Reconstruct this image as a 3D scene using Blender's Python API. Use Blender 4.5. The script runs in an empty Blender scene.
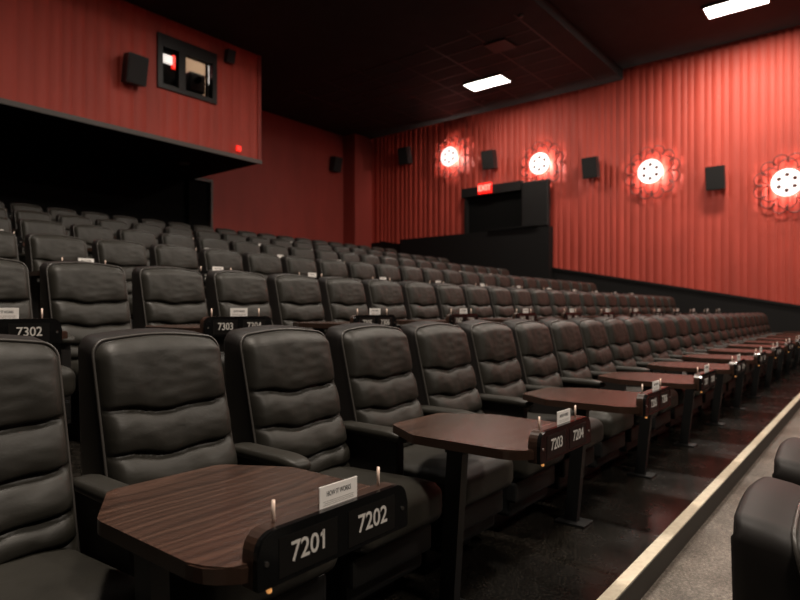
import bpy, bmesh, math, random
from mathutils import Vector, Matrix, noise
random.seed(7)
C = bpy.context.scene.collection
scn = bpy.context.scene
R = math.radians

# ---------------------------------------------------------------- camera, world, exposure, ceiling light
cam_d = bpy.data.cameras.new('camera')
cam = bpy.data.objects.new('camera', cam_d); C.objects.link(cam)
cam.location = (0, 0, 1.18)
cam.rotation_euler = (R(90), 0, R(38.77 - 90))          # level, looking along the rows and up the rake
cam_d.sensor_width = 36; cam_d.lens = 27.0; cam_d.shift_y = 9.1/800
cam_d.clip_start = .05
cam_d.dof.use_dof = True; cam_d.dof.focus_distance = 1.9; cam_d.dof.aperture_fstop = 3.2
scn.camera = cam
w = bpy.data.worlds.new('world'); scn.world = w; w.use_nodes = True
w.node_tree.nodes['Background'].inputs[0].default_value = (.9, .8, .7, 1)
w.node_tree.nodes['Background'].inputs[1].default_value = 0.0
scn.view_settings.view_transform = 'Standard'; scn.view_settings.look = 'None'
scn.view_settings.gamma = 1; scn.view_settings.use_curve_mapping = False
scn.view_settings.exposure = 0.0
CEIL_W = [100, 330, 45, 250, 20, 430]      # power of each ceiling troffer
FRONT_W = [430, 300, 200]
SCONCE_W = 70

def area(name, loc, sx, sy, power, col=(1, .87, .74), rot=(0, 0, 0)):
    l = bpy.data.lights.new(name, 'AREA'); l.shape = 'RECTANGLE'; l.size = sx; l.size_y = sy
    l.energy = power; l.color = col
    o = bpy.data.objects.new(name, l); o.location = loc; o.rotation_euler = rot; C.objects.link(o)
    return o
CZ_R, CZ_F, STEP_Y = 7.75, 8.05, 5.77                     # ceiling heights behind / before the bulkhead
TROFFERS = [(15.1, 8.9), (15.25, 2.56), (7.9, 8.9), (7.9, 2.56), (1.2, 8.9), (1.2, 2.56)]
FRONT_TROFFERS = [(1.2, -3.8), (7.9, -3.8), (15.2, -3.8)]
for (x, y), CW in zip(TROFFERS, CEIL_W):
    area('troffer_light', (x, y, (CZ_R if y > STEP_Y else CZ_F) - .07), .6, 1.2, CW)
for (x, y), CW in zip(FRONT_TROFFERS, FRONT_W):
    area('troffer_light', (x, y, CZ_F - .07), .6, 1.2, CW)

# ---------------------------------------------------------------- materials
def mat(name, col, rough=.5, metal=0, emit=None, es=0, spec=None):
    m = bpy.data.materials.new(name); m.use_nodes = True
    b = m.node_tree.nodes['Principled BSDF']
    b.inputs['Base Color'].default_value = (*col, 1); b.inputs['Roughness'].default_value = rough
    b.inputs['Metallic'].default_value = metal
    if spec is not None: b.inputs['Specular IOR Level'].default_value = spec
    if emit: b.inputs['Emission Color'].default_value = (*emit, 1); b.inputs['Emission Strength'].default_value = es
    return m
def N(m, t, **k):
    n = m.node_tree.nodes.new(t)
    for a, v in k.items():
        if a in n.inputs: n.inputs[a].default_value = v
        else: setattr(n, a, v)
    return n
def L(m, a, b): m.node_tree.links.new(a, b)
def ramp(m, src, stops):
    r = N(m, 'ShaderNodeValToRGB')
    while len(r.color_ramp.elements) < len(stops): r.color_ramp.elements.new(.5)
    for e, (p, c) in zip(r.color_ramp.elements, stops): e.position = p; e.color = (*c, 1)
    L(m, src, r.inputs[0]); return r.outputs[0]
def coord(m, scale=(1, 1, 1), which='Object'):
    t = N(m, 'ShaderNodeTexCoord'); mp = N(m, 'ShaderNodeMapping'); mp.inputs['Scale'].default_value = scale
    L(m, t.outputs[which], mp.inputs[0]); return mp.outputs[0]
def bump(m, src, strength, dist=.01):
    b = N(m, 'ShaderNodeBump'); b.inputs['Strength'].default_value = strength; b.inputs['Distance'].default_value = dist
    L(m, src, b.inputs['Height']); L(m, b.outputs[0], m.node_tree.nodes['Principled BSDF'].inputs['Normal'])

def P(m): return m.node_tree.nodes['Principled BSDF'].inputs
M = {}
m = M['leather'] = mat('black_leather', (.02, .019, .016), .5, spec=.36)
n = N(m, 'ShaderNodeTexNoise', Scale=9., Detail=3.); L(m, coord(m), n.inputs['Vector'])
L(m, ramp(m, n.outputs[0], [(.3, (.0160, .0145, .0110)), (.7, (.0215, .0195, .0150))]), P(m)['Base Color'])
n2 = N(m, 'ShaderNodeTexNoise', Scale=26., Detail=5., Roughness=.55, Distortion=.6); L(m, coord(m, (1, 1, 1.5)), n2.inputs['Vector'])
bump(m, n2.outputs[0], .22, .004)
M['leather_side'] = mat('black_vinyl_side', (.012, .010, .009), .55, spec=.3)
M['piping'] = mat('black_piping', (.05, .045, .04), .38)
M['frame'] = mat('black_steel', (.006, .006, .006), .5, spec=.3)
M['black_plastic'] = mat('black_plastic', (.012, .012, .012), .4)
M['gloss_black'] = mat('gloss_black_acrylic', (.006, .006, .006), .12)
M['panel_black'] = mat('satin_black_insert', (.008, .0075, .007), .3)
M['white_num'] = mat('white_numeral_paint', (.62, .60, .56), .5)
M['steel'] = mat('brushed_steel', (.6, .58, .55), .3, 1)
M['rod'] = mat('pale_brass_rod', (.85, .66, .55), .35, .15)
M['card'] = mat('white_card', (.90, .87, .83), .6)
M['ink'] = mat('black_ink', (.03, .03, .03), .6)
M['ink_soft'] = mat('grey_ink', (.35, .33, .31), .6)
M['amber'] = mat('amber_lamp', (.6, .3, .1), .4, 0, (1, .42, .12), .5)
m = M['wood'] = mat('dark_walnut_stained_oak', (.08, .04, .03), .27, spec=.7)
c = coord(m, (2.2, 14., 14.))
n0 = N(m, 'ShaderNodeTexNoise', Scale=1.3, Detail=3.); L(m, coord(m, (1.2, 4, 4)), n0.inputs['Vector'])
wv = N(m, 'ShaderNodeTexWave', Scale=.75, Distortion=14., Detail=3., wave_type='BANDS', bands_direction='Y'); wv.inputs['Detail Scale'].default_value = .9
L(m, coord(m, (1.1, 6., 6.)), wv.inputs['Vector'])
n1 = N(m, 'ShaderNodeTexNoise', Scale=9., Detail=6., Roughness=.7); L(m, coord(m, (2., 34., 34.)), n1.inputs['Vector'])
mx = N(m, 'ShaderNodeMix', data_type='RGBA', blend_type='MULTIPLY'); mx.inputs[0].default_value = .75
L(m, ramp(m, wv.outputs[0], [(.0, (.085, .044, .030)), (.45, (.030, .015, .010)), (1., (.062, .031, .021))]), mx.inputs[6])
L(m, ramp(m, n1.outputs[0], [(.35, (.45, .42, .40)), (.62, (1.1, 1.1, 1.1))]), mx.inputs[7])
L(m, mx.outputs[2], P(m)['Base Color']); bump(m, n1.outputs[0], .12, .002)
m = M['wood_edge'] = mat('dark_wood_edge', (.035, .018, .012), .3)

def red_wall(name, col):
    m = mat(name, col, .62)
    n = N(m, 'ShaderNodeTexNoise', Scale=1.4, Detail=4.); L(m, coord(m, (1.5, 1.5, .35)), n.inputs['Vector'])
    L(m, ramp(m, n.outputs[0], [(.3, tuple(v*.86 for v in col)), (.7, tuple(v*1.1 for v in col))]), P(m)['Base Color'])
    n2 = N(m, 'ShaderNodeTexNoise', Scale=120., Detail=2.); L(m, coord(m), n2.inputs['Vector']); bump(m, n2.outputs[0], .2, .003)
    return m
M['red'] = red_wall('red_acoustic_fabric', (.47, .058, .036))
M['red_dim'] = red_wall('dim_red_wall', (.30, .040, .028))  # darker copy of the wall red; weaker light at the back painted in
M['black_wall'] = mat('black_wall_paint', (.0045, .004, .004), .65, spec=.3)
M['portal'] = mat('charcoal_portal_panel', (.011, .010, .010), .6, spec=.3)
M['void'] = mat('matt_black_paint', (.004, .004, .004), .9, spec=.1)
M['trim_grey'] = mat('dark_grey_trim', (.085, .075, .068), .5)
m = M['ceiling'] = mat('black_ceiling_tile', (.016, .013, .012), .8)
n = N(m, 'ShaderNodeTexNoise', Scale=2.5, Detail=4.); L(m, coord(m), n.inputs['Vector'])
L(m, ramp(m, n.outputs[0], [(.3, (.007, .0085, .0088)), (.7, (.013, .0155, .016))]), P(m)['Base Color'])
M['tbar'] = mat('dark_ceiling_grid_bar', (.030, .024, .022), .5)
M['diffuser'] = mat('ceiling_light_diffuser', (.9, .9, .9), .5, 0, (1, .96, .90), 9)
M['sconce'] = mat('sconce_glass', (.9, .9, .9), .4, 0, (1, .84, .80), 1.5)
M['hole'] = mat('sconce_dark_hole', (.08, .02, .015), .6)
M['wire'] = mat('dark_bronze_wire', (.11, .018, .012), .5)
m = M['floor'] = mat('polished_black_concrete', (.02, .018, .016), .3, spec=.4)
n = N(m, 'ShaderNodeTexNoise', Scale=3.2, Detail=6., Roughness=.7); L(m, coord(m), n.inputs['Vector'])
n2 = N(m, 'ShaderNodeTexNoise', Scale=85., Detail=3., Roughness=.8); L(m, coord(m), n2.inputs['Vector'])
mx = N(m, 'ShaderNodeMix', data_type='RGBA', blend_type='ADD'); mx.inputs[0].default_value = 1
L(m, ramp(m, n.outputs[0], [(.35, (.0015, .0014, .0012)), (.7, (.006, .0052, .0042))]), mx.inputs[6])
L(m, ramp(m, n2.outputs[0], [(.5, (0, 0, 0)), (.75, (.05, .042, .032))]), mx.inputs[7])
L(m, mx.outputs[2], P(m)['Base Color'])
r_ = N(m, 'ShaderNodeMapRange'); L(m, n.outputs[0], r_.inputs[0]); r_.inputs[1].default_value = .3; r_.inputs[2].default_value = .7
r_.inputs[3].default_value = .19; r_.inputs[4].default_value = .31; L(m, r_.outputs[0], P(m)['Roughness'])
bump(m, n2.outputs[0], .05, .001)
m = M['walkway_tone'] = mat('grey_brown_walkway', (.16, .145, .125), .55)  # walkway colour, lighter and browner than the tier floor
n = N(m, 'ShaderNodeTexNoise', Scale=75., Detail=4., Roughness=.8); L(m, coord(m), n.inputs['Vector'])
n2 = N(m, 'ShaderNodeTexNoise', Scale=4., Detail=4.); L(m, coord(m), n2.inputs['Vector'])
mx = N(m, 'ShaderNodeMix', data_type='RGBA', blend_type='MULTIPLY'); mx.inputs[0].default_value = 1
L(m, ramp(m, n.outputs[0], [(.36, (.07, .062, .052)), (.55, (.17, .15, .128)), (.74, (.44, .40, .35))]), mx.inputs[6])
L(m, ramp(m, n2.outputs[0], [(.3, (.65, .63, .6)), (.7, (1.15, 1.12, 1.1))]), mx.inputs[7])
L(m, mx.outputs[2], P(m)['Base Color']); bump(m, n.outputs[0], .4, .004)
m = M['nosing'] = mat('cream_step_nosing', (.8, .7, .54), .45)
n = N(m, 'ShaderNodeTexNoise', Scale=30., Detail=4.); L(m, coord(m), n.inputs['Vector'])
L(m, ramp(m, n.outputs[0], [(.3, (.70, .60, .45)), (.6, (.84, .75, .58))]), P(m)['Base Color'])
M['riser'] = mat('black_brown_riser', (.020, .017, .013), .6)
M['tan'] = mat('tan_room_wall', (.55, .42, .30), .7)
M['tube_light'] = mat('room_tube_light', (.8, .8, .8), .5, 0, (1, .92, .84), .9)
M['red_glow'] = mat('red_lit_plastic', (.7, .02, .02), .4, 0, (1, .02, .01), 1.3)
M['exit_red'] = mat('exit_sign_red', (.6, .01, .01), .4, 0, (1, .015, .01), 1.6)
M['exit_letter'] = mat('exit_sign_letters', (1, .3, .25), .4, 0, (1, .22, .16), 2.6)
M['glass'] = mat('window_glass', (1, 1, 1), .02); P(M['glass'])['Transmission Weight'].default_value = 1; P(M['glass'])['IOR'].default_value = 1.1
M['speaker'] = mat('black_speaker_cabinet', (.012, .011, .011), .5)
M['grille'] = mat('black_speaker_cloth', (.016, .015, .015), .8)

# ---------------------------------------------------------------- mesh helpers
def obj(name, bm, material, parent=None, smooth=False):
    me = bpy.data.meshes.new(name); bmesh.ops.recalc_face_normals(bm, faces=bm.faces) if smooth != 'raw' else None
    bm.to_mesh(me); bm.free()
    if smooth: me.shade_smooth()
    me.materials.append(material)
    o = bpy.data.objects.new(name, me); C.objects.link(o)
    if parent: o.parent = parent
    return o
def bx(bm, x0, x1, y0, y1, z0, z1, bev=0, seg=2):
    r = bmesh.ops.create_cube(bm, size=1)
    vs = r['verts']
    for v in vs:
        v.co = Vector((x0 + (v.co.x+.5)*(x1-x0), y0 + (v.co.y+.5)*(y1-y0), z0 + (v.co.z+.5)*(z1-z0)))
    if bev:
        es = list({e for v in vs for e in v.link_edges})
        bmesh.ops.bevel(bm, geom=es, offset=bev, segments=seg, profile=.6, affect='EDGES')
    return bm
def box(x0, x1, y0, y1, z0, z1, bev=0, seg=2): return bx(bmesh.new(), x0, x1, y0, y1, z0, z1, bev, seg)
def cyl(bm, p0, p1, r0, r1=None, n=16):
    p0, p1 = Vector(p0), Vector(p1); d = p1-p0
    q = d.to_track_quat('Z', 'Y').to_matrix().to_4x4()
    bmesh.ops.create_cone(bm, cap_ends=True, segments=n, radius1=r0, radius2=r0 if r1 is None else r1, depth=d.length,
                          matrix=Matrix.Translation((p0+p1)/2) @ q)
    return bm
def tube(bm, pts, r, n=6, closed=False):
    pts = [Vector(p) for p in pts]; rings = []; K = len(pts)
    for i, p in enumerate(pts):
        a = pts[(i-1) % K] if (closed or i) else p; b = pts[(i+1) % K] if (closed or i < K-1) else p
        t = (b-a).normalized(); u = t.orthogonal().normalized()
        if rings:
            u = (uprev - t*uprev.dot(t)).normalized()
        uprev = u; v = t.cross(u)
        rings.append([bm.verts.new(p + r*(math.cos(2*math.pi*k/n)*u + math.sin(2*math.pi*k/n)*v)) for k in range(n)])
    for i in range(K if closed else K-1):
        A, B = rings[i], rings[(i+1) % K]
        for k in range(n): bm.faces.new((A[k], A[(k+1) % n], B[(k+1) % n], B[k]))
    if not closed:
        bm.faces.new(rings[0]); bm.faces.new(rings[-1])
    return bm
def prism(bm, poly, fn, a, b):
    """poly: 2-D outline; fn(u, v, w) -> 3-D point; extruded w = a..b"""
    A = [bm.verts.new(fn(u, v, a)) for u, v in poly]; B = [bm.verts.new(fn(u, v, b)) for u, v in poly]
    n = len(poly)
    bm.faces.new(A); bm.faces.new(B[::-1])
    for i in range(n): bm.faces.new((A[i], A[(i+1) % n], B[(i+1) % n], B[i]))
    return bm
def round_poly(pts, rad, seg=5):
    out = []; n = len(pts)
    for i, p in enumerate(pts):
        p = Vector(p); a = Vector(pts[i-1]); b = Vector(pts[(i+1) % n]); r = rad[i] if isinstance(rad, (list, tuple)) else rad
        if r <= 0: out.append(tuple(p)); continue
        da, db = (a-p).normalized(), (b-p).normalized()
        for k in range(seg+1):
            t = k/seg; q = (1-t)**2*(p+da*r) + 2*t*(1-t)*p + t*t*(p+db*r)
            out.append((q.x, q.y))
    return out
def tag(o, label=None, cat=None, group=None, kind=None):
    if label: o['label'] = label
    if cat: o['category'] = cat
    if group: o['group'] = group
    if kind: o['kind'] = kind
    return o
def empty(name, loc=(0, 0, 0), rz=0):
    o = bpy.data.objects.new(name, None); o.location = loc; o.rotation_euler = (0, 0, rz); o.empty_display_size = .2
    C.objects.link(o); return o
def struct(name, bm, m, smooth=False): return tag(obj(name, bm, m, None, smooth), kind='structure')
def dup(root, loc, skip=()):
    r = root.copy(); C.objects.link(r); r.location = loc
    for k in list(r.keys()):
        if k in ('label', 'group'): del r[k]
    def rec(a, b):
        for ch in a.children:
            if ch.name.split('.')[0] in skip: continue
            c = ch.copy(); C.objects.link(c); c.parent = b; rec(ch, c)
    rec(root, r)
    return r
def text_mesh(s, size, ext=.0005, xs=1., off=0.):
    cu = bpy.data.curves.new('t', 'FONT'); cu.body = s; cu.size = size; cu.extrude = ext; cu.offset = off
    cu.align_x = 'CENTER'; cu.align_y = 'CENTER'; cu.resolution_u = 3
    o = bpy.data.objects.new('t', cu); C.objects.link(o)
    me = bpy.data.meshes.new_from_object(o.evaluated_get(bpy.context.evaluated_depsgraph_get()))
    bpy.data.objects.remove(o); bpy.data.curves.remove(cu)
    for v in me.vertices: v.co.x *= xs
    # stand upright facing -Y
    me.transform(Matrix.Rotation(R(90), 4, 'X'))
    me.materials.clear(); return me
DIG = {}
def number_mesh(num):
    bm = bmesh.new(); adv = .0263
    for i, ch in enumerate(num):
        if ch not in DIG: DIG[ch] = text_mesh(ch, .058, .0004, .93, .0006)
        me = DIG[ch].copy()
        x = (i-1.5)*adv
        me.transform(Matrix.Translation((x, 0, 0)))
        bm.from_mesh(me)
        if ch == '1':                                  # the small flag at the head of the one
            zs = [v.co.z for v in me.vertices]; xs = [v.co.x for v in me.vertices]; zt, xl = max(zs), min(xs)
            q = [(xl+.002, zt), (xl+.002, zt-.009), (xl-.006, zt-.013), (xl-.006, zt-.006)]
            bm.faces.new([bm.verts.new((a, -.0004, b)) for a, b in q])
        bpy.data.meshes.remove(me)
    me = bpy.data.meshes.new('numerals'); bm.to_mesh(me); bm.free(); me.materials.append(M['white_num'])
    return me
ORD = ['zeroth', 'first', 'second', 'third', 'fourth', 'fifth', 'sixth', 'seventh', 'eighth', 'ninth', 'tenth', 'eleventh',
       'twelfth', 'thirteenth', 'fourteenth', 'fifteenth']

# ---------------------------------------------------------------- room shell
XL, XR, YF, YB, YP = -2.2, 17.4, -7.5, 15.96, 15.363
PITCH, RISE, NOSE = 1.98, .396, .845
XW = 17.1                                              # low wall and portal at the right ends of the top rows
def tier(k): return NOSE + PITCH*k, RISE*k
# tiers: main level, then a lower walkway just before the next nosing
for k in range(-1, 6):
    y0, z = tier(k); y1 = tier(k+1)[0]
    if k == -1: y0 = -1.6
    if k == 5: y1 = YB + .02
    xr = XR
    bm = box(XL, xr, y0 + (.001 if k > -1 else 0), y1 - (.45 if k < 5 else 0), z-.5, z)
    struct('floor', bm, M['floor'])
    if k < 5:
        struct('floor', box(XL, xr, y1-.45, y1, z-.5, z+RISE-.115), M['walkway_tone'])
    if k >= 0:
        struct('trim_%d' % (k+1), box(XL, xr, y0-.002, y0+.056, z-.004, z+.004, .002), M['nosing'])
        struct('riser', box(XL, xr, y0-.006, y0, z-.115, z-.003), M['riser'])
struct('floor', box(XL, XR, YF, -1.6, -1.4, -.9), M['floor'])

def pleated(name, along, fixed, a0, a1, z0fn, z1, period, depth, material, out):
    """vertical ribbed panelling: one mesh, profile runs along 'along' axis"""
    rnd = random.Random(int(abs(fixed)*100)); bm = bmesh.new(); cols = []
    a = a0; pts = []
    while a < a1:
        p = period*(.72 + .56*rnd.random()); d = depth*(.8+.3*rnd.random()); g = .012
        pts += [(a, 0), (a+g, d*(.75+.25*rnd.random())), (a+p-g*.6, d*(.75+.25*rnd.random()))]
        a += p
    pts = [p for p in pts if p[0] < a1] + [(a1, 0)]
    for (s, d) in pts:
        z0 = z0fn(s)
        co = (fixed + out*d, s) if along == 'y' else (s, fixed + out*d)
        cols.append((bm.verts.new((*co, z0)), bm.verts.new((*co, z1))))
    for (a_, b_), (c_, d_) in zip(cols, cols[1:]): bm.faces.new((a_, c_, d_, b_))
    return struct(name, bm, material, 'raw')
def base_z(y): return 1.207 + .1875*(y - 1.547) if y < 15 else 3.73
# right wall: red ribbed panelling over a black wainscot that climbs with the rake
pleated('wall_right', 'y', XR, YF, YP, base_z, 8.35, .21, .015, M['red'], -1)
bm = bmesh.new()
prism(bm, [(YF, -1.4), (YB, -1.4), (YB, base_z(YB)), (15, base_z(14.99)), (YF, base_z(YF))], lambda u, v, w_: (w_, u, v), XR-.05, XR+.1)
struct('wall_right_lower', bm, M['black_wall'])
struct('wall_right_outer', box(XR+.04, XR+.2, YF, YB+.3, -1.4, 8.4), M['black_wall'])
struct('trim_7', prism(bmesh.new(), [(YF, base_z(YF)), (14.9, base_z(14.9)), (14.9, base_z(14.9)+.07), (YF, base_z(YF)+.07)], lambda u, v, w_: (w_, u, v), XR-.09, XR-.04), M['black_wall'])
# back wall, in black paint and the dimmed red, with the pilaster in the corner
DX = 10.72
struct('wall_back', box(DX, 16.43, YB, YB+.2, 1.9, 8.35), M['red_dim'])
struct('wall_back', box(XL, DX, YB+.25, YB+.4, 1.9, 8.35), M['void'])
struct('wall_back', box(XL, DX, YB, YB+.2, 5.14, 8.35), M['red_dim'])
struct('wall_back_pilaster', box(16.43, XR+.05, YP, YB+.2, 1.9, 8.35), M['red_dim'])
struct('wall_left', box(XL-.2, XL, YF, YB+.3, -1.4, 8.4), M['black_wall'])
struct('wall_front', box(XL-.2, XR+.2, YF-.2, YF, -1.4, 8.4), M['black_wall'])
# door in the back wall below the booth
struct('door_1', box(9.98, DX-.06, YB+.10, YB+.16, 1.95, 5.04), M['void'])
struct('trim_8', box(9.92, DX, YB-.03, YB+.06, 5.04, 5.12), M['trim_grey'])
struct('trim_9', box(DX-.07, DX, YB-.03, YB+.06, 1.95, 5.04), M['trim_grey'])
# ceiling: lower behind the bulkhead, higher in front
struct('ceiling', box(XL-.2, XR+.2, STEP_Y, YB+.3, CZ_R, CZ_R+.45), M['ceiling'])
struct('ceiling', box(XL-.2, XR+.2, YF-.2, STEP_Y, CZ_F, CZ_F+.15), M['ceiling'])
def grid(name, x0, x1, y0, y1, z, m):
    bm = bmesh.new(); y = y0
    while y < y1: bx(bm, x0, x1, y-.02, y+.02, z-.012, z); y += 1.22
    x = x0 + .3
    while x < x1: bx(bm, x-.02, x+.02, y0, y1, z-.010, z); x += .61
    tag(obj(name, bm, m), kind='structure')
grid('ceiling_grid', 12.0, 16.9, 6.4, 14.6, CZ_R, M['tbar'])

# ---------------------------------------------------------------- projection booth over the back rows
BY, BX1, BZ = 12.6, 9.87, 5.03
bt = lambda s: BZ
WX0, WX1, WZ0, WZ1 = 7.05, 8.53, 6.15, 7.33          # window opening
def booth_face():
    for (a0, a1, z0, z1) in ((XL, WX0, BZ, CZ_R), (WX1, BX1, BZ, CZ_R), (WX0, WX1, BZ, WZ0), (WX0, WX1, WZ1, CZ_R)):
        pleated('wall_booth', 'x', BY, a0, a1, lambda s: z0, z1, .25, .011, M['red'], -1)
booth_face()
struct('wall_booth_side', box(BX1-.08, BX1+.02, BY-.035, YB, BZ, CZ_R), M['red_dim'])
struct('ceiling_booth_underside', box(XL, BX1+.02, BY-.02, YB, BZ-.06, BZ+.02), M['void'])
struct('trim_10', box(XL, BX1+.03, BY-.06, BY-.02, BZ-.09, BZ+.01), M['trim_grey'])
# inside of the booth
struct('wall_booth_room', box(8.28, 8.93, 13.62, 13.7, BZ+.1, CZ_R-.02), M['tan'])
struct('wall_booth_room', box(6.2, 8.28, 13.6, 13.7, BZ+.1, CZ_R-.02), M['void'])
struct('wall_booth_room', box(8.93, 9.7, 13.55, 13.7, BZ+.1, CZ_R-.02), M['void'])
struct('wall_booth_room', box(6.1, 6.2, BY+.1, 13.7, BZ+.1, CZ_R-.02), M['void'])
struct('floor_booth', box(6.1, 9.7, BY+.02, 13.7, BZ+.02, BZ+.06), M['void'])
b_ = bmesh.new()
for q in ((WX0-.02, WX0+.10, WZ0-.02, WZ1+.02), (WX1-.10, WX1+.02, WZ0-.02, WZ1+.02), (WX0+.09, WX1-.09, WZ0-.02, WZ0+.09),
          (WX0+.09, WX1-.09, WZ1-.26, WZ1+.02), (WX0+.49, WX0+.66, WZ0+.08, WZ1-.25)):
    bx(b_, q[0], q[1], BY-.06, BY+.10, q[2], q[3])
wo = struct('window_1', b_, M['black_plastic'])
gl = obj('window_pane', box(WX0+.1, WX1-.1, BY+.02, BY+.03, WZ0+.08, WZ1-.25), M['glass'], wo)
area('booth_room_light', (8.7, 12.85, CZ_R-.12), .8, .2, 8, (1, .85, .68), (R(25), 0, 0))
o = obj('fluorescent_light', box(7.66, 7.96, 13.53, 13.599, 7.16, 7.36, .01), M['tube_light']); tag(o, 'glowing white light panel seen inside the left pane of the booth window', 'light')
o = obj('red_light', box(7.965, 8.10, 13.53, 13.599, 7.08, 7.40, .01), M['red_glow']); tag(o, 'small red lit panel beside the white light inside the booth window', 'light')
o = obj('fluorescent_light', box(8.97, 9.07, 13.48, 13.549, 6.98, 7.5, .01), M['tube_light']); tag(o, 'upright white light strip inside the right pane of the booth window', 'light')
pj = empty('film_projector', (8.22, 13.15, BZ+.06)); tag(pj, 'dark film projector standing behind the booth window', 'projector')
obj('pedestal', box(-.14, .2, -.2, .3, 0, 1.35, .02), M['black_plastic'], pj)
obj('housing', box(-.18, .24, -.25, .4, 1.35, 1.80, .04), M['black_plastic'], pj)
obj('lens', cyl(bmesh.new(), (0, -.38, 1.6), (0, -.24, 1.6), .07), M['gloss_black'], pj)

# ---------------------------------------------------------------- black portal and low wall at the right of the top rows
struct('wall_low', box(XW, XR, 7.91, 13.73, 1.2, 3.72), M['black_wall'])
pt = empty('entry_portal', (XW, 7.93, 3.722)); tag(pt, 'tall black entry portal with a dark opening built out from the red wall', 'portal')
obj('front_panel', box(-.03, .15, .0, .90, 0, 1.44, .05, 3), M['portal'], pt)
obj('header', box(-.06, .15, .90, 3.12, 1.20, 1.50, .01), M['portal'], pt)
obj('end_jamb', box(.0, .15, 2.92, 3.03, 0, 1.20), M['portal'], pt)
obj('door_leaf', box(.12, .15, .90, 2.92, 0, 1.2), M['void'], pt)
obj('ledge', box(-.10, -.0, .35, 2.1, .02, .06), M['frame'], pt)
ex = empty('exit_sign', (XW-.10, 10.1, 4.955)); tag(ex, 'red lit exit sign fixed to the header of the black portal', 'sign')
obj('housing', box(-.03, .03, -.25, .25, 0, .34, .01), M['exit_red'], ex)
me = text_mesh('EXIT', .26, .004, .9, .004); me.materials.append(M['exit_letter'])
t_ = bpy.data.objects.new('lettering', me); C.objects.link(t_); t_.parent = ex; t_.location = (-.036, 0, .17); t_.rotation_euler = (0, 0, R(-90))

# ---------------------------------------------------------------- ceiling fixtures
def ceiling_light(x, y, label):
    z = CZ_R if y > STEP_Y else CZ_F
    t = empty('ceiling_light', (x, y, z)); tag(t, label, 'ceiling light')
    bm = bmesh.new()
    for a in ((-.345, -.305, -.645, .645), (.305, .345, -.645, .645), (-.345, .345, -.645, -.605), (-.345, .345, .605, .645)):
        bx(bm, a[0], a[1], a[2], a[3], -.05, 0)
    obj('frame', bm, M['trim_grey'], t)
    obj('diffuser', box(-.31, .31, -.61, .61, -.045, -.02, .008), M['diffuser'], t)
ceiling_light(15.1, 8.9, 'bright rectangular ceiling light in the lower ceiling above the black portal')
ceiling_light(15.25, 2.56, 'bright rectangular ceiling light nearest the upper right corner')
for i, (x, y) in enumerate(TROFFERS[2:]+FRONT_TROFFERS):
    ceiling_light(x, y, 'rectangular ceiling light outside the picture above the seats, ' + ['second row back left', 'front right', 'back left corner', 'front left', 'by the screen left', 'by the screen middle', 'by the screen right'][i])
o = obj('ceiling_vent', box(-.3, .3, -.3, .3, -.04, 0, .01), M['tbar']); o.location = (13.2, 7.4, CZ_R-.005); tag(o, 'square dark vent in the ceiling above the portal light', 'vent')
for (x, y, lb) in ((12.14, 6.29, 'small round smoke detector on the ceiling beyond the dark vent'), (16.3, 9.77, 'small round smoke detector on the ceiling just below the portal light')):
    bm = bmesh.new(); cyl(bm, (0, 0, -.05), (0, 0, 0), .045, .06, 20); o = obj('smoke_detector', bm, M['trim_grey'], smooth=True)
    o.location = (x, y, CZ_R); tag(o, lb, 'detector')
bm = bmesh.new(); cyl(bm, (0, 0, -.03), (0, 0, 0), .13, .14, 24)
o = obj('recessed_downlight', bm, M['trim_grey']); o.location = (8.62, 14.1, BZ-.06); tag(o, 'unlit round downlight under the projection booth', 'downlight')
o = obj('indicator_lamp', box(-.06, .06, -.05, 0, 0, .13, .01), M['red_glow']); o.location = (9.17, BY-.035, 5.13); tag(o, 'tiny red lamp at the lower edge of the booth face', 'lamp')

# ---------------------------------------------------------------- wall speakers
def speaker(loc, rz, label, s=1.0, tilt=12):
    t = empty('wall_speaker', loc, rz); tag(t, label, 'speaker', 'black surround speakers on the walls')
    # local: wall behind at +Y, faces -Y
    prof = round_poly([(-.22, -.30), (.22, -.30), (.22, .30), (-.22, .30)], .03, 3)
    def place(u, v, w_):
        a = R(tilt); y, z = -.17 - w_, v; 
        k = 1 - .25*max(0, -w_)/.3
        return (u*s*k, (y*math.cos(a)-z*math.sin(a)*-1*-1)*s, (z*math.cos(a) + (y+.17)*math.sin(a)*1)*s)
    obj('cabinet', prism(bmesh.new(), prof, place, -.12, .16), M['speaker'], t)
    obj('grille', prism(bmesh.new(), [(u*.93, v*.94) for u, v in prof], place, .16, .175), M['grille'], t)
    obj('bracket', box(-.05*s, .05*s, -.12*s, -.001, -.22*s, .1*s), M['frame'], t)
WRZ = R(-90)         # facing -X from the right wall
for (y, z, lb) in ((3.34, 4.57, 'black wall speaker between the two nearest glowing rosettes'), (6.63, 5.32, 'black wall speaker right of the black portal'),
                   (10.03, 6.08, 'black wall speaker directly above the exit sign'), (13.55, 6.77, 'black wall speaker left of the farthest glowing rosette')):
    speaker((XR-.04, y, z), WRZ, lb, 1.0)
speaker((6.41, BY-.03, 6.27), 0, 'large black speaker on the booth face left of its window', 1.0)
speaker((8.86, BY-.03, 7.38), 0, 'small black speaker near the top right of the booth face', .52)
speaker((15.85, YB-.005, 6.55), 0, 'black speaker on the dimly lit red back wall beside the pilaster', .9)

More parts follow.
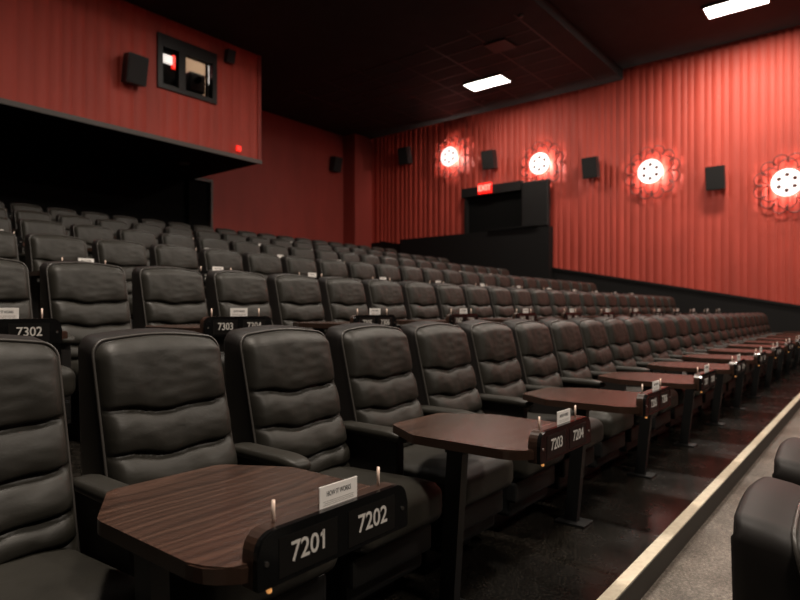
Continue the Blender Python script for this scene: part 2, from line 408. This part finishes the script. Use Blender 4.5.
# ---------------------------------------------------------------- glowing rosette sconces
def disc_with_holes(r, hr, hc, n=6, depth=.02):
    cu = bpy.data.curves.new('d', 'CURVE'); cu.dimensions = '2D'; cu.fill_mode = 'BOTH'; cu.extrude = depth/2
    def circ(cx, cy, rr, k):
        sp = cu.splines.new('POLY'); sp.points.add(k-1); sp.use_cyclic_u = True
        for i in range(k): sp.points[i].co = (cx+rr*math.cos(2*math.pi*i/k), cy+rr*math.sin(2*math.pi*i/k), 0, 1)
    circ(0, 0, r, 48)
    for k in range(n): circ(hc*math.cos(2*math.pi*k/n+.5), hc*math.sin(2*math.pi*k/n+.5), hr, 18)
    o = bpy.data.objects.new('d', cu); C.objects.link(o)
    me = bpy.data.meshes.new_from_object(o.evaluated_get(bpy.context.evaluated_depsgraph_get()))
    bpy.data.objects.remove(o); me.transform(Matrix.Rotation(R(90), 4, 'X')); me.materials.clear(); return me
SC = [(1.79, 4.24, 'glowing film-reel wall sconce with red petal rosette at the right edge of the photo'),
      (4.96, 4.96, 'glowing film-reel wall sconce with petal rosette between two speakers, right of the portal'),
      (8.25, 5.68, 'glowing film-reel wall sconce just above the top of the black portal'),
      (11.61, 6.43, 'farthest glowing film-reel wall sconce, left of the exit sign')]
disc_me = disc_with_holes(.33, .052, .19); disc_me.materials.append(M['sconce'])
sc0 = None
for i, (y, z, lb) in enumerate(SC):
    if sc0 is None:
        t = sc0 = empty('wall_sconce', (XR-.035, y, z), WRZ)
        d = bpy.data.objects.new('lit_reel_disc', disc_me); C.objects.link(d); d.parent = t; d.location = (0, -.22, 0)
        obj('backing_disc', cyl(bmesh.new(), (0, -.205, 0), (0, -.19, 0), .25, None, 32), M['hole'], t)
        bm = bmesh.new()
        for k in range(3):
            a = 2*math.pi*k/3 + .5; cyl(bm, (.22*math.cos(a), -.205, .22*math.sin(a)), (.26*math.cos(a), 0, .26*math.sin(a)), .008, None, 8)
        obj('mount', bm, M['wire'], t)
        for (n, rc, rr, ph) in ((6, .41, .20, .5), (12, .57, .165, .24)):
            bm = bmesh.new()
            for k in range(n):
                a = 2*math.pi*k/n + ph; cx, cz = rc*math.cos(a), rc*math.sin(a)
                # a petal: open loop bulging outwards
                pts = []
                for j in range(15):
                    b = a + R(-118 + 236*j/14)
                    pts.append((cx + rr*math.cos(b), -.06, cz + rr*math.sin(b)))
                tube(bm, pts, .016, 5)
            obj('petal_wires', bm, M['wire'], t, True)
    else:
        t = dup(sc0, (XR-.035, y, z))
    tag(t, lb, 'wall light', 'glowing rosette sconces on the red wall')
    l = bpy.data.lights.new('sconce_glow', 'POINT'); l.energy = SCONCE_W; l.color = (1, .70, .62); l.shadow_soft_size = .04
    lo = bpy.data.objects.new('sconce_glow', l); C.objects.link(lo); lo.location = (XR-.035-.17, y, z); 
    lo.location.x -= .0

# ---------------------------------------------------------------- recliner
ZB, ZT = .36, 1.105
TH = R(14)
HW = .25                                              # half width of the backrest
def bpos(x, v, dpt):
    """v: height along the back 0..1, dpt: distance in front of the back plane"""
    s = v*(ZT-ZB)/math.cos(TH)
    y = s*math.sin(TH) - dpt*math.cos(TH); z = ZB + s*math.cos(TH) - dpt*math.sin(TH)*.6
    return Vector((x, y, z))
def outline(n_side=16, n_cor=7, n_top=12):
    """from bottom left up, over the arched top, down to bottom right: list of (x, v)"""
    pts = []
    r = .055; H = (ZT-ZB)
    for i in range(n_side): pts.append((-HW + .0*i, (1 - r/H - .02)*i/n_side))
    for i in range(n_cor+1):
        a = math.pi - (math.pi/2)*i/n_cor
        pts.append((-HW + r + r*math.cos(a), 1 - r/H - .02 + r/H*math.sin(a)))
    for i in range(1, n_top):
        x = -HW + r + (2*HW-2*r)*i/n_top
        pts.append((x, 1-.02 + .02*math.sin(math.pi*i/n_top)))
    left = pts[:n_side+n_cor+1]
    pts += [(-x, v) for x, v in reversed(left)]
    return pts
OUT = outline()
def shell_bm():
    bm = bmesh.new()
    prof = [(-.035, .93), (-.025, .975), (-.01, 1.0), (.05, 1.0), (.085, .985), (.098, .955)]
    rings = []
    for (d, sc) in prof:
        ring = []
        for x, v in OUT:
            p = bpos(x*sc, .5+(v-.5)*(1-(1-sc)*.55) if v > .5 else v, d)
            if d < .03:                                # the rear panel hangs plumb
                top_y = bpos(0, .97, d).y
                p.y += (top_y - p.y)*min(1, (.05-d)/.095)*(1 if v < .93 else 0)
            ring.append(bm.verts.new(p))
        rings.append(ring)
    for A, B in zip(rings, rings[1:]):
        for i in range(len(A)-1): bm.faces.new((A[i], A[i+1], B[i+1], B[i]))
    bm.faces.new(rings[0]); bm.faces.new(rings[-1])
    bm.faces.new([r[0] for r in rings] + [r[-1] for r in reversed(rings)])
    return bm
SEAMS = [-.05, .17, .285, .455, .655, 1.02]
def pad_bm():
    bm = bmesh.new(); nx, nv = 26, 96; g = []
    for j in range(nv+1):
        row = []
        v = j/nv
        for i in range(nx+1):
            u = -1 + 2*i/nx
            # outline half width at this height, rounding into the arched top
            top = 1 - .02 + .02*math.cos(u*math.pi/2) - .010
            vv = v*top
            hw = HW - .006
            r = .06; H = ZT-ZB; dtop = (top - vv)*H
            if dtop < r: hw = hw - r + math.sqrt(max(0, r*r-(r-dtop)**2))
            if j == nv: hw = hw*1.0
            x = u*hw
            # seams dip towards the middle of each side like sewn tufts
            bow = .011*math.cos(u*math.pi) + .006*math.sin(u*7+3)
            sv = vv + (bow if .1 < vv < .8 else 0)
            puff = 1
            for a, b in zip(SEAMS, SEAMS[1:]):
                if a <= sv < b:
                    s = (sv-a)/(b-a); e = .30 if b < .9 else .20
                    puff = max(0, math.sin(math.pi*s))**e
            tuft = math.exp(-((abs(u)-.52)/.2)**2)
            edge = (1-abs(u)**9)**.5 if abs(u) < 1 else 0
            topf = min(1, dtop/.035)**.5
            dp = .096 + .006 + (.056*(.30+.70*puff))*edge*topf - .022*(1-puff)*tuft*edge
            ds = min(abs(sv-q) for q in SEAMS[1:-1])
            dp -= .017*math.exp(-(ds/.010)**2)*edge
            if vv < .62: dp += .014*math.exp(-((vv-.30)/.14)**2)*edge
            nz = noise.noise(Vector((u*3.1, vv*9, 2.7)))*.006 + noise.noise(Vector((u*8, vv*26, 5.1)))*.0025
            dp += nz*edge
            row.append(bm.verts.new(bpos(x, vv, dp)))
        g.append(row)
    for j in range(nv):
        for i in range(nx): bm.faces.new((g[j][i], g[j][i+1], g[j+1][i+1], g[j+1][i]))
    # close it against the shell
    per = [g[0][i] for i in range(nx+1)] + [g[j][nx] for j in range(1, nv+1)] + [g[nv][i] for i in range(nx-1, -1, -1)] + [g[j][0] for j in range(nv-1, 0, -1)]
    bk = []
    for vtx in per: bk.append(bm.verts.new(vtx.co + Vector((0, .03, .004))))
    for i in range(len(per)): bm.faces.new((per[i], per[(i+1) % len(per)], bk[(i+1) % len(per)], bk[i]))
    return bm
def cushion_bm():
    bm = bmesh.new(); bmesh.ops.create_cube(bm, size=2)
    bmesh.ops.subdivide_edges(bm, edges=bm.edges, cuts=13, use_grid_fill=True)
    hx, hy, hz, r = .25, .33, .082, .055
    for v in bm.verts:
        a, b = v.co.x, v.co.y
        m_ = lambda q: math.copysign(abs(q)**.75, q)
        p = Vector((m_(v.co.x)*hx, m_(v.co.y)*hy, v.co.z*hz))
        q = Vector((max(-hx+r, min(hx-r, p.x)), max(-hy+r, min(hy-r, p.y)), max(-hz+r, min(hz-r, p.z))))
        d = p-q
        if d.length > 1e-6: p = q + d.normalized()*r
        if v.co.z > 0:
            p.z += .028*(1-a*a)*(1-b**4) + noise.noise(Vector((a*2.5, b*3, 1)))*.008*(1-a*a)*(1-b*b)
        p.y += -.30; p.z += .375 - .05*(p.y+.3)
        v.co = p
    return bm
def arm_bm(side):
    bm = bmesh.new(); n = 12; rings = []
    for j in range(13):
        s = j/12; y = .02 - .40*s
        hw = .048*(1-.25*max(0, (s-.85)/.15)**2); zt = .640 - .020*max(0, (s-.7)/.3)**2; zb = .595 - .01*s
        sc = 1 if 0 < j < 12 else .8
        ring = []
        for k in range(16):
            a = 2*math.pi*k/16; ca, sa = math.cos(a), math.sin(a)
            px = math.copysign(abs(ca)**.6, ca)*hw*sc; pz = (zt+zb)/2 + math.copysign(abs(sa)**.6, sa)*(zt-zb)/2*sc
            ring.append(bm.verts.new((side*.3025*1.0 + px, y, pz)))
        rings.append(ring)
    for A, B in zip(rings, rings[1:]):
        for k in range(16): bm.faces.new((A[k], A[(k+1) % 16], B[(k+1) % 16], B[k]))
    bm.faces.new(rings[0]); bm.faces.new(rings[-1])
    return bm
def make_chair():
    t = empty('cinema_recliner')
    br = obj('backrest', shell_bm(), M['leather_side'], t, True)
    obj('back_cushion', pad_bm(), M['leather'], t, True)
    bm = bmesh.new(); tube(bm, [bpos(x*.99, v*.996, .094) for x, v in OUT], .0055, 6)
    obj('piping', bm, M['piping'], br, True)
    bm = bmesh.new(); tube(bm, [bpos(x*.95, v*.985, -.026) for x, v in OUT if v > .93], .005, 6)
    obj('piping', bm, M['piping'], br, True)
    obj('seat_cushion', cushion_bm(), M['leather'], t, True)
    bm = bmesh.new(); bx(bm, -.23, .23, -.52, .10, .10, .30, .02); bx(bm, -.19, .19, -.40, .06, 0, .11, .01)
    bx(bm, -.24, .24, -.56, -.50, .18, .29, .015)
    obj('base', bm, M['frame'], t)
    for s in (-1,):
        ar = obj('armrest', arm_bm(s), M['leather'], t, True)
        bm = bmesh.new(); bx(bm, s*.3025-.028, s*.3025+.028, -.34, .06, .12, .60, .008); obj('arm_panel', bm, M['leather_side'], ar)
    return t
SP = .605
X0 = .937 - SP + .25                                  # centre of the first seat
CY = 2.02                                              # chair origin (lower front of the back) measured from tier 0
H_, HY, F_ = 1.18, 309.1, 600
ca, sa = math.cos(R(38.77)), math.sin(R(38.77))
def px(x, y, z):
    w_ = x*ca + y*sa
    if w_ < .15: return (-999, -999)
    return 400 + F_*(x*sa-y*ca)/w_, HY - F_*(z-H_)/w_
ROWN = {-1: 'nearest row, cut off at the lower right', 0: 'front row', 1: 'second row back', 2: 'third row back', 3: 'fourth row back', 4: 'fifth row back', 5: 'top row'}
NSEAT = {0: 26, 1: 26, 2: 26, 3: 24, 4: 24, 5: 24}
def fromend(i, idx, n, noun):
    """position words for item i of visible list idx"""
    a = idx.index(i) + 1; b = len(idx) - idx.index(i)
    if a <= b: return '%s %s from the left picture edge' % (ORD[a], noun) if a > 1 else 'leftmost %s in the photo' % noun
    return '%s %s from its right end' % (ORD[b], noun) if b > 1 else '%s at its right end' % noun
proto = make_chair(); used = False
for k in range(-1, 6):
    if k == -1: idx = [2, 3]
    else:
        idx = [i for i in range(NSEAT[k]) if px(X0+SP*i+.3, CY+.25+PITCH*k, RISE*k+1.1)[0] > -8]
    for i in idx:
        loc = (X0+SP*i + ((.03 if i == 2 else .11) if k < 0 else 0), CY + PITCH*k + (.025 if k < 0 else 0), RISE*k)
        o = proto if not used else dup(proto, loc)
        o.location = loc; used = True
        o['category'] = 'chair'
        if k == -1:
            lb = ['black leather recliner seen from its side in the lower right corner', 'black recliner just beyond the one in the lower right corner',
                  'third recliner of the nearest row at the right frame edge', 'fourth recliner of the nearest row past the right frame edge'][i-2]
            o['label'] = lb; o['group'] = 'recliners in the nearest row'
        else:
            o['label'] = 'black leather recliner in the %s, %s' % (ROWN[k], fromend(i, idx, 0, 'seat'))
            o['group'] = 'black recliners in the %s' % ROWN[k]
            if i == NSEAT[k]-1:
                for ch in [c for c in o.children if c.name.startswith('armrest')]:
                    r2 = ch.copy(); C.objects.link(r2); r2.parent = o; r2.location.x += SP
                    for g_ in ch.children:
                        g2 = g_.copy(); C.objects.link(g2); g2.parent = r2

# ---------------------------------------------------------------- tables with number plates, cards
TX0, TS = .985, 1.21
def make_table():
    t = empty('dining_table')
    oct_ = round_poly([(-.305, -.02), (-.305, .41), (-.18, .62), (.18, .62), (.305, .41), (.305, -.02), (.24, -.085), (-.24, -.085)],
                      [.05, .02, .02, .02, .02, .05, .03, .03], 4)
    bm = bmesh.new(); prism(bm, oct_, lambda u, v, w_: (u, v, w_), .645, .68)
    es = [e for e in bm.edges if abs(e.verts[0].co.z-e.verts[1].co.z) < 1e-6 and e.verts[0].co.z > .67]
    bmesh.ops.bevel(bm, geom=es, offset=.004, segments=2, affect='EDGES')
    for f in bm.faces: f.material_index = 1 if abs(f.normal.z) < .5 else 0
    tt = obj('tabletop', bm, M['wood'], t); tt.data.materials.append(M['wood_edge'])
    bm = bmesh.new()
    a, b = Vector((-.275, .215, .645)), Vector((-.215, .295, .012))
    for (dx, dy) in ((0, 0),):
        vs = []
        for p in (a, b):
            vs.append([bm.verts.new(p + Vector(q)) for q in ((-.022, -.035, 0), (.022, -.035, 0), (.022, .035, 0), (-.022, .035, 0))])
        for i in range(4): bm.faces.new((vs[0][i], vs[0][(i+1) % 4], vs[1][(i+1) % 4], vs[1][i]))
        bm.faces.new(vs[0]); bm.faces.new(vs[1])
    bx(bm, -.295, .24, .18, .26, .632, .645)
    lg = obj('leg', bm, M['frame'], t)
    obj('foot_plate', box(-.28, -.15, .20, .37, 0, .014, .003), M['frame'], lg)
    arch = round_poly([(-.235, .63), (.235, .63), (.235, .742), (-.235, .742)], [.004, .004, .05, .05], 6)
    obj('plate_block', prism(bmesh.new(), [(u*1.0, v-.0) for u, v in arch], lambda u, v, w_: (u, w_, v), -.092, -.058), M['wood_edge'], t)
    bm = prism(bmesh.new(), arch, lambda u, v, w_: (u, w_, v), -.106, -.092)
    es = [e for e in bm.edges if abs(e.verts[0].co.y+.106) < 1e-5 and abs(e.verts[1].co.y+.106) < 1e-5]
    bmesh.ops.bevel(bm, geom=es, offset=.003, segments=2, affect='EDGES')
    np_ = obj('number_plate', bm, M['gloss_black'], t)
    for s in (-1, 1):
        obj('insert', box(s*.1-.082, s*.1+.082, -.1072, -.1055, .640, .722), M['panel_black'], np_)
        bm = bmesh.new(); cyl(bm, (s*.213, -.1085, .68), (s*.213, -.1055, .68), .005, None, 12); obj('screw', bm, M['steel'], np_)
        bm = bmesh.new(); cyl(bm, (s*.165, -.068, .735), (s*.165, -.068, .787), .0037, None, 12); obj('rod', bm, M['rod'], t, True)
    bm = bmesh.new(); bmesh.ops.create_uvsphere(bm, u_segments=12, v_segments=8, radius=.006, matrix=Matrix.Translation((-.20, -.098, .622)))
    obj('service_lamp', bm, M['amber'], t, True)
    return t
def make_card():
    t = empty('info_card')
    obj('card_sheet', box(-.060, .060, -.0012, .0012, 0, .075), M['card'], t)
    me = text_mesh('HOW IT WORKS', .0165, .0002, .62, .00015); me.materials.append(M['ink'])
    o = bpy.data.objects.new('title', me); C.objects.link(o); o.parent = t; o.location = (0, -.0015, .056)
    bm = bmesh.new()
    for z, w_ in ((.040, .05), (.036, .046), (.032, .049)): bx(bm, -w_, w_, -.0015, -.0012, z-.0006, z+.0006)
    obj('text_lines', bm, M['ink_soft'], t)
    return t
tab = make_table(); card = make_card(); used = False
NTAB = {0: 13, 1: 13, 2: 13, 3: 12, 4: 12, 5: 12}
num_cache = {}
for k in range(0, 6):
    idx = [i for i in range(NTAB[k]) if -40 < px(TX0+TS*i, .99+PITCH*k, RISE*k+.75)[0] < 812 or (k == 0)]
    for i in idx:
        loc = (TX0+TS*i - (.05 if k else 0) - (.02 if i == 0 and k == 0 else 0), 1.045 + PITCH*k, RISE*k); loc = (loc[0], loc[1], loc[2])
        if not used: o, c_ = tab, card
        else: o, c_ = dup(tab, loc, ('numerals',)), dup(card, loc)
        o.location = loc; c_.location = (loc[0]+.005, loc[1]-.0745+.02, loc[2]+.722); used = True
        c_.location.y = loc[1] - .088
        c_.location.z = loc[2] + .715
        o['category'] = 'table'; c_['category'] = 'card'
        n1_, n2_ = '7%d%02d' % (k+2, 2*i+1), '7%d%02d' % (k+2, 2*i+2)
        if (k == 0 and i < 5) or (k == 1 and i < 3):
            o['label'] = 'dark wood table with black plate numbered %s %s in the %s' % (n1_, n2_, ROWN[k])
            c_['label'] = 'white card standing on the plate numbered %s %s in the %s' % (n1_, n2_, ROWN[k])
        else:
            w_ = fromend(i, idx, 0, 'table')
            o['label'] = 'dark wood table in the %s, %s' % (ROWN[k], w_)
            c_['label'] = 'white card in the %s, on the %s' % (ROWN[k], w_.replace('on the ', ''))
        o['group'] = 'tables in the %s' % ROWN[k]; c_['group'] = 'white cards on the tables in the %s' % ROWN[k]
        npl = [ch for ch in o.children if ch.name.startswith('number_plate')][0]
        if k <= 2:
            for s, num in ((-1, n1_), (1, n2_)):
                me = number_mesh(num)
                q = bpy.data.objects.new('numerals', me); C.objects.link(q); q.parent = npl; q.location = (s*.1, -.1078, .683)
